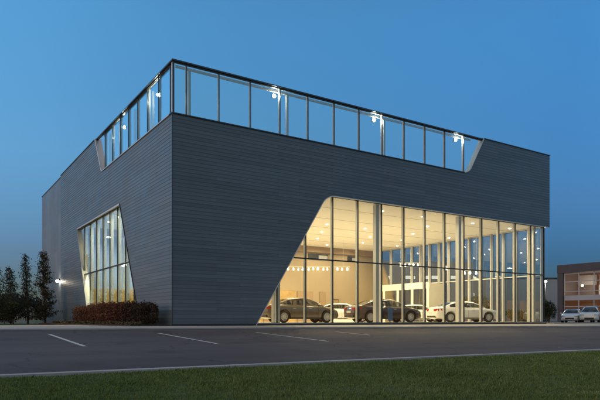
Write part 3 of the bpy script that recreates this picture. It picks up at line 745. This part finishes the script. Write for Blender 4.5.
# low ground cover at the foot of the hedge
P = np.stack([rng.uniform(-1.9, -1.25, 5000), rng.uniform(.4, 20, 5000), .03 + rng.uniform(0, .26, 5000) ** 1.4], 1)
o = np_mesh('ground_cover', leaves(P, .11), 4, M['cover']); tag(o, 'low brownish ground cover along the foot of the hedge', 'ground cover', kind='stuff')
def spire_tree(loc, H, rad, n, m, label, size=.16, name='spruce_tree', sparse=1., seed=0, dens=.33):
    g = np.random.default_rng(seed + 11)
    t = empty(name, loc, g.uniform(0, 6), label, 'tree', 'trees beside the rear block')
    mb = MB(); lean = g.normal(0, .04, 2)
    top = Vector((lean[0] * H, lean[1] * H, H))
    mb.tube([(0, 0, -.15), top * .35, top * .7, top], [H * .017, H * .012, H * .007, .008], 7)
    P = []; nb = int(H * 11 * sparse)
    for k in range(nb):
        f = .04 + .95 * (k + g.uniform(0, 1)) / nb
        z = f * H; a = g.uniform(0, 2 * math.pi); L = rad * (1 - f) ** .72 * g.uniform(.45, 1.12) + .10
        b0 = top * f
        tip = b0 + Vector((math.cos(a) * L, math.sin(a) * L, L * g.uniform(.05, .75)))
        mid = b0.lerp(tip, .55) + Vector((0, 0, -.06 * L))
        mb.tube([b0, mid, tip], [.018, .011, .004], 5)
        c = max(4, int(n / nb * (L / rad + .25)))
        s = g.uniform(.15, 1.05, c)
        pts = np.array([b0.lerp(tip, float(q)) for q in s]) + g.normal(0, dens * rad * .38, (c, 3)) * np.array([1, 1, .7]) * (1.1 - s * .5)[:, None]
        P.append(pts)
    mb.build('trunk', M['bark'], t)
    np_mesh('crown', leaves(np.concatenate(P), size, .42, .1), 4, m, t)
    return t
spire_tree((-1.45, 25.4, -.05), 6.0, 1.05, 5600, M['needle_br'], 'narrow brownish tree in front of the pale rear block, lit by the wall lamp', .15, 'cypress_tree', 1.7, 1, .42)
spire_tree((-1.9, 31.6, -.05), 6.4, .95, 4200, M['needle'], 'tallest thin dark spire tree left of the building', .15, 'spruce_tree', 1.5, 2, .42)
spire_tree((-3.2, 31.0, -.05), 5.0, 1.0, 4000, M['needle'], 'shorter dark tree beside the tallest thin spire tree', .15, 'spruce_tree', 1.5, 3, .42)
spire_tree((-5.6, 21.6, -.05), 4.3, 1.9, 9000, M['needle'], 'broad dark evergreen at the left edge of the view', .15, 'spruce_tree', 1.6, 4)
spire_tree((-8.2, 24.5, -.05), 4.0, 2.0, 9000, M['needle'], 'broad dark evergreen partly cut off by the left edge', .16, 'spruce_tree', 1.6, 5)
def round_bush(loc, r, h, n, m, label, size=.13, name='bush', cat='bush', group=None, trunk=0.):
    t = empty(name, loc, 0, label, cat, group); P = []
    for k in range(9):
        c = np.array([rng.normal(0, r * .42), rng.normal(0, r * .42), trunk + h * rng.uniform(.3, .75)]); rr = np.array([r * .55, r * .55, h * .32]) * rng.uniform(.7, 1.1)
        d = rng.normal(size=(n // 9, 3)); d /= np.linalg.norm(d, axis=1)[:, None]
        P.append(c + d * rr * (rng.uniform(.5, 1.05, (n // 9, 1))))
    P = np.concatenate(P); P = P[P[:, 2] > trunk * .8]
    np_mesh('crown', leaves(P, size), 4, m, t)
    mb = MB()
    for k in range(5):
        a = k * 1.26; mb.tube([(0, 0, -.1), (math.cos(a) * r * .2, math.sin(a) * r * .2, trunk + h * .3), (math.cos(a) * r * .6, math.sin(a) * r * .6, trunk + h * .7)], [.05, .035, .01], 6)
    mb.build('trunk', M['bark'], t); return t
for (x, y, r, h, lab) in ((-4.5, 29.5, 1.5, 2.3, 'dark bush under the thin spire trees'), (-7.3, 33.5, 2.0, 2.9, 'dark bush behind the broad evergreens'), (-6.0, 27.0, 1.4, 2.0, 'low dark bush between evergreen and spire trees'), (-3.0, 34.5, 1.5, 2.5, 'dark bush at the foot of the rear block'), (-9.8, 36.0, 2.4, 3.4, 'dark bush furthest along the left edge')):
    round_bush((x, y, -.05), r, h, 5200, M['leaf_dark'], lab, group='bushes beside the rear block')
# pale picket-like fence glimpsed under the trees
t = empty('slat_fence', (-4.5, 38.5, -.05), 0, 'pale slatted fence glimpsed under the trees on the left', 'fence')
mb = MB(); mb.box(-6, 4.2, -.02, .02, .35, .45); mb.box(-6, 4.2, -.02, .02, 1.3, 1.4); mb.build('rail', M['grey_wall'], t)
mb = MB()
for k in range(60): mb.box(-6 + k * .17, -5.9 + k * .17, -.045, -.022, .05, 1.6)
mb.build('slat', M['white'], t)
t = empty('utility_box', (-5.55, 23.2, -.05), R(10), 'small pale utility box on the ground under the dark evergreens', 'utility box')
mb = MB(); mb.box(-.22, .22, -.18, .18, 0, .55); mb.build('cabinet', M['white'], t)
mb = MB(); mb.box(-.25, .25, -.21, .21, .551, .60); mb.build('lid', M['grey_wall'], t)

# far tree lines
def far_wood(name, x0, y0, x1, y1, h, n, label):
    P = []
    for k in range(n):
        f = (k + rng.uniform()) / n; c = np.array([x0 + (x1 - x0) * f, y0 + (y1 - y0) * f, 0]) + np.array([rng.normal(0, 3), rng.normal(0, 3), 0])
        hh = h * rng.uniform(.65, 1.15); d = rng.normal(size=(260, 3)); d /= np.linalg.norm(d, axis=1)[:, None]
        P.append(c + np.array([0, 0, hh * .52]) + d * np.array([hh * .42, hh * .42, hh * .48]) * rng.uniform(.6, 1.05, (260, 1)))
    o = np_mesh(name, leaves(np.concatenate(P), .9, .7), 4, M['hills']); return tag(o, label, 'woodland', kind='stuff')
far_wood('far_wood', -40, 130, 40, 190, 7.5, 70, 'distant dark line of trees on the left horizon')
far_wood('far_wood', 60, 120, 190, 70, 8, 70, 'distant dark line of trees behind the far buildings')

# ------------------------------------------------------------------ OTHER BUILDINGS
# two storey office on the right; its long side faces left
t = empty('office_building', (72.5, 27.0, -.05), 0, 'two storey glazed office with a dark roof band beyond the parked cars', 'building')
Hh, Lb = 8.8, 42.
mb = MB(); mb.box(.02, 14, -Lb, .02, Hh - 1.25, Hh); mb.build('fascia', M['dark_wall'], t)
mb = MB(); mb.box(0.1, 13.9, -.9, .0, 0, Hh - 1.255); mb.build('end_pier', M['dark_wall'], t)
mb = MB(); mb.box(5.0, 5.2, -Lb, -.95, 0, Hh - 1.26); mb.build('inner_wall', M['dark_wall'], t)
seq = ['off_in', 'plaster', 'dark_wall', 'tan', 'off_in', 'grey_wall', 'dark_wall']
for q in range(12):
    for (za, zb, sh) in ((.3, 2.9, 0), (4.0, 5.7, 2), (5.75, 7.3, 5)):
        y0 = -1.2 - q * 3.1 - .25 * (q % 3)
        m_ = seq[(q * 3 + sh) % 7]
        mb = MB(); dx = .25 * ((q + sh) % 4); mb.box(4.4 - dx, 4.9 - dx, y0 - 2.5, y0, za, zb); mb.build('partition', M[m_], t)
mb = MB(); mb.box(.55, 5.0, -Lb, -.95, 3.55, 3.85); mb.build('floor_slab', M['grey_wall'], t)
mb = MB(); mb.box(.35, 5.0, -Lb, -.95, -.02, .08); mb.build('ground_slab', M['grey_wall'], t)
k = 0; y = -.95
while y > -Lb + 3:
    mb = MB(); y2 = y - 2.35
    mb.box(.30, .42, y - .12, y, .08, Hh - 1.26)
    for z in (.1, 1.15, 2.3, 3.45, 4.6, 6.1, 7.3): mb.box(.32, .40, y2, y - .12, z, z + .12)
    mb.box(.31, .41, y2, y - .12, 3.30, 4.05)
    w = mb.build('window', M['grey_wall'], t)
    pm = MB(); pm.box(.35, .366, y2, y - .12, .1, Hh - 1.3); pm.build('pane', M['glass_o'], w)
    y = y2
for (yy, zz, pw, nm) in ((-2.8, 5.6, 90, 'ceiling_lamp'), (-6.3, 5.9, 120, 'ceiling_lamp'), (-11, 5.6, 70, 'ceiling_lamp'), (-8, 2.4, 30, 'ceiling_lamp'), (-16, 5.6, 36, 'ceiling_lamp')):
    mb = MB(); mb.lathe([(0, -.16), (.17, -.10), (.2, 0), (.12, .12), (.03, .16)], (2.2, yy, zz), n=12); mb.build(nm, M['cool'] if zz > 5.8 else M['lamp'], t, 50)
    l = bpy.data.lights.new('glow', 'POINT'); l.energy = pw * LP; l.color = (1, .78, .55); l.shadow_soft_size = .2
    o = bpy.data.objects.new('glow', l); o.location = (2.2, yy, zz - .3); link(o, t)
# long grey block beyond the showroom
t = empty('warehouse', (70, 55.5, -.05), R(-33), 'plain grey flat roofed block between showroom corner and glazed office', 'building')
mb = MB(); mb.box(-38, 44, 0, 14, 0, 8.3); mb.build('wall', M['grey_wall'], t)
mb = MB(); mb.box(-38.1, 44.1, -.1, 14.1, 8.3, 8.55); mb.build('roof', M['dark_wall'], t)
for k in range(12):
    mb = MB(); x = -36 + k * 4.1; mb.box(x, x + 2.6, -.06, .04, 4.9, 5.7); w = mb.build('window', M['dark'], t)
    mb = MB(); mb.box(x + .1, x + 2.5, -.09, -.062, 5.0, 5.6); mb.build('pane', M['lit_win'] if k % 3 != 1 else M['carglass'], w)
t = empty('workshop', (58.5, 50.2, -.05), R(-33), 'grey flat roofed building with lit windows seen through the showroom glass', 'building')
mb = MB(); mb.box(-3, 15.0, 0, 4, 0, 10.6); mb.build('wall', M['grey_wall'], t)
for k in range(4):
    mb = MB(); x = -2 + k * 4.2; mb.box(x, x + 2.6, -.06, .04, 7.4, 8.2); w = mb.build('window', M['dark'], t)
    mb = MB(); mb.box(x + .1, x + 2.5, -.09, -.062, 7.5, 8.1); mb.build('pane', M['lit_win'], w)

# street lamp by the car park, shrubs by the corner
t = empty('street_lamp', (53.4, 16.2, -.05), R(213), 'lit street lamp on a thin dark post just right of the showroom', 'street lamp')
mb = MB(); mb.tube([(0, 0, 0), (0, 0, 2.5), (0, 0, 5.0)], [.09, .075, .06], 10); mb.lathe([(.16, 0), (.16, .12), (.1, .16)], n=12); mb.build('pole', M['dark'], t)
mb = MB(); mb.bar((0, 0, 5.0), (.7, 0, 5.1), .06); mb.build('arm', M['dark'], t)
mb = MB(); mb.lathe([(.0, .1), (.16, .06), (.2, -.02), (.16, -.1), (0, -.15)], (.75, 0, 4.98), n=14); mb.build('lamp_globe', M['cool'], t, 50)
l = bpy.data.lights.new('glow', 'POINT'); l.energy = 350 * LP; l.color = (1, .9, .75); l.shadow_soft_size = .15
o = bpy.data.objects.new('glow', l); o.location = (.75, 0, 4.6); link(o, t)
round_bush((42.5, 8.5, -.03), .55, 2.3, 2600, M['leaf_dark'], 'tall dark shrub just right of the showroom corner', group='shrubs in the car park')
round_bush((36.9, 12.8, -.03), 1.4, 2.2, 5200, M['leaf_pale'], 'pale leafy round tree outside the end glazing, seen through the showroom', .16, 'tree', 'tree', trunk=.6)
round_bush((31.3, 4.0, -.03), .8, 1.3, 3000, M['leaf_dark'], 'dark shrub outside the end glazing, seen through the glass', group='shrubs in the car park')

# ------------------------------------------------------------------ LAWN
CAMP = (-9.89, -26.27, .27)
def lawn():
    n = 620000
    # denser towards the viewpoint side of the lawn
    x = rng.uniform(-17, 24, n * 3); y = rng.uniform(-24.5, -16.54, n * 3)
    d = np.hypot(x - CAMP[0], y - CAMP[1])
    keep = rng.uniform(size=n * 3) < np.clip((9. / d) ** 1.7, 0, 1)
    x, y = x[keep][:n], y[keep][:n]; d = d[keep][:n]; n = len(x)
    g1 = np.sin(x * 1.7 + np.sin(y * 2.3) * 1.4) * np.cos(y * 1.9 - np.sin(x * 1.1)); g2 = np.sin(x * 6.1 + y * 3.7) * np.cos(y * 7.3 - x * 2.9)
    h = (.034 + .010 * g1 + .008 * g2) * rng.uniform(.55, 1.35, n)
    h *= np.where(rng.uniform(size=n) < .03, 1.7, 1)
    a = rng.uniform(0, 2 * np.pi, n); w = .0034 * np.clip(d / 8, 1, 2.4) * rng.uniform(.7, 1.4, n)
    lean = rng.normal(0, .45, (n, 2)) * h[:, None]
    z = gz(x, y) - .004
    b = np.stack([x, y, z], 1); o = np.stack([np.cos(a) * w, np.sin(a) * w, 0 * w], 1)
    mid = b + np.stack([lean[:, 0] * .35, lean[:, 1] * .35, h * .6], 1)
    tip = b + np.stack([lean[:, 0], lean[:, 1], h], 1)
    v = np.stack([b - o, b + o, mid + o * .7, tip, mid - o * .7], 1).reshape(-1, 3)
    ob = np_mesh('grass', v, 5, M['grass'])
    return tag(ob, 'short mown lawn in the foreground', 'lawn', kind='stuff')
def grassmat():
    m = mat('grass_blades', (.05, .075, .022), .7, spec=.15); nt = m.node_tree; b = nt.nodes['Principled BSDF']
    tc = nt.nodes.new('ShaderNodeTexCoord')
    n = nt.nodes.new('ShaderNodeTexNoise'); n.inputs['Scale'].default_value = .55; n.inputs['Detail'].default_value = 5
    r = nt.nodes.new('ShaderNodeValToRGB'); e = r.color_ramp.elements; e[0].position = .33; e[1].position = .68
    e[0].color = (.122, .180, .046, 1); e[1].color = (.195, .245, .076, 1)
    nt.links.new(tc.outputs['Object'], n.inputs['Vector']); nt.links.new(n.outputs['Fac'], r.inputs['Fac'])
    gi = nt.nodes.new('ShaderNodeNewGeometry'); mr = nt.nodes.new('ShaderNodeMapRange'); mr.inputs[3].default_value = .55; mr.inputs[4].default_value = 1.5
    nt.links.new(gi.outputs['Random Per Island'], mr.inputs[0])
    mx = nt.nodes.new('ShaderNodeMix'); mx.data_type = 'RGBA'; mx.blend_type = 'MULTIPLY'; mx.inputs[0].default_value = 1
    nt.links.new(r.outputs['Color'], mx.inputs[6]); nt.links.new(mr.outputs[0], mx.inputs[7]); nt.links.new(mx.outputs[2], b.inputs['Base Color'])
    return m
M['grass'] = grassmat()
lawn()

# ------------------------------------------------------------------ SKY, SUN, CAMERA
SUN_AZ = Vector((-.94, .34)).normalized()      # the afterglow is to the left
SUN_EL = R(3.0)
SUN_ROT = math.atan2(SUN_AZ.x, SUN_AZ.y)
W = bpy.data.worlds.new('World'); S.world = W; W.use_nodes = True; nt = W.node_tree
bg = nt.nodes['Background']; sky = nt.nodes.new('ShaderNodeTexSky'); sky.sky_type = 'NISHITA'; sky.sun_disc = False
sky.sun_elevation = SUN_EL; sky.sun_rotation = SUN_ROT; sky.altitude = 200; sky.air_density = 1.0; sky.dust_density = .5; sky.ozone_density = 4.0
# dusk: the sky dims towards the horizon, less on the side of the afterglow
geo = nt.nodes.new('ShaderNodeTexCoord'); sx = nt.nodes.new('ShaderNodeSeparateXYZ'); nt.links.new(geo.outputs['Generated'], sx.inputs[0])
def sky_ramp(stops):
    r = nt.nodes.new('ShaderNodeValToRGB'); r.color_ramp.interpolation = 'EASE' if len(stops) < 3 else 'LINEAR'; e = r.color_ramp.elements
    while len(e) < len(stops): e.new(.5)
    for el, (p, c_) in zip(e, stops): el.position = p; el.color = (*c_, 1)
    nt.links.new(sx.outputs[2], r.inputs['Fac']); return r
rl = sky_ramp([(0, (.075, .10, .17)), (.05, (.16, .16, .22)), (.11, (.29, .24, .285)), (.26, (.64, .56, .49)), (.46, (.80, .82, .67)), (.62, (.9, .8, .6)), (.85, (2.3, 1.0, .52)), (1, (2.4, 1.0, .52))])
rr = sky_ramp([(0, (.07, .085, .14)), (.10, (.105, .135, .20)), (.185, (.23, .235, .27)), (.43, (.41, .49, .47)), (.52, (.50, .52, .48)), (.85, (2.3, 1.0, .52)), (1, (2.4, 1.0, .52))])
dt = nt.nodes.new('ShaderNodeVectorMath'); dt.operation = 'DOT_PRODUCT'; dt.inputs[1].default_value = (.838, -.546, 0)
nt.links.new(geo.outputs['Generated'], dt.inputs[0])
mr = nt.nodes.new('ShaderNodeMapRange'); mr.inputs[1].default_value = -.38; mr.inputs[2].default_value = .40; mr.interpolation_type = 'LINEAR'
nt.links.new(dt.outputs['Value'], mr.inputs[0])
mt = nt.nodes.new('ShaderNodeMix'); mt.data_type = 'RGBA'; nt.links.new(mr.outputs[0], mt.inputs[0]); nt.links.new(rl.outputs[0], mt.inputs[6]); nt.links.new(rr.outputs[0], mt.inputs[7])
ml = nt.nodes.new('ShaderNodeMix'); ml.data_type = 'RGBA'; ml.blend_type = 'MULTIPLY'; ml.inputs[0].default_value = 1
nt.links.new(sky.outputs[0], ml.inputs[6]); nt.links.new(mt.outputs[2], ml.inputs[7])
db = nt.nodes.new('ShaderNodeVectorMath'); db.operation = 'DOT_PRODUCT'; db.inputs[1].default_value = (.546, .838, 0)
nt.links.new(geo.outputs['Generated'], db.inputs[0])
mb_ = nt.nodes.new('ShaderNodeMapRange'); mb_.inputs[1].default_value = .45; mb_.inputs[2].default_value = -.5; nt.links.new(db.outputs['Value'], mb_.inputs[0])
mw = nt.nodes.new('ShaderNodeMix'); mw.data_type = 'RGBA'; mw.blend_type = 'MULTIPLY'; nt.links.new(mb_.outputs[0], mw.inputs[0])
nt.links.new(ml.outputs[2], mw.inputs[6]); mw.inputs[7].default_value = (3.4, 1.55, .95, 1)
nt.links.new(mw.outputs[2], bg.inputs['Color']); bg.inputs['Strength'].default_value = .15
l = bpy.data.lights.new('sun', 'SUN'); l.energy = .02; l.angle = R(12); l.color = (1, .74, .52)
o = bpy.data.objects.new('sun', l); link(o)
dvec = Vector((SUN_AZ.x * math.cos(R(6)), SUN_AZ.y * math.cos(R(6)), math.sin(R(6))))
o.rotation_euler = dvec.to_track_quat('Z', 'Y').to_euler()
S.view_settings.view_transform = 'Standard'; S.view_settings.look = 'None'; S.view_settings.gamma = 1; S.view_settings.use_curve_mapping = False
S.view_settings.exposure = 2.74
cam = bpy.data.cameras.new('camera'); co = bpy.data.objects.new('camera', cam); link(co)
co.location = CAMP; co.rotation_euler = (R(90), 0, R(-33.097))
cam.sensor_width = 36; cam.lens = 36 * 576.85 / 600; cam.shift_y = .2; cam.clip_end = 3000; cam.clip_start = .05
S.camera = co
S.render.engine = 'CYCLES'
c = S.cycles
c.use_denoising = True; c.max_bounces = 12; c.transparent_max_bounces = 40; c.diffuse_bounces = 5; c.glossy_bounces = 5; c.sample_clamp_indirect = 6; c.use_light_tree = True; c.caustics_reflective = False; c.caustics_refractive = False
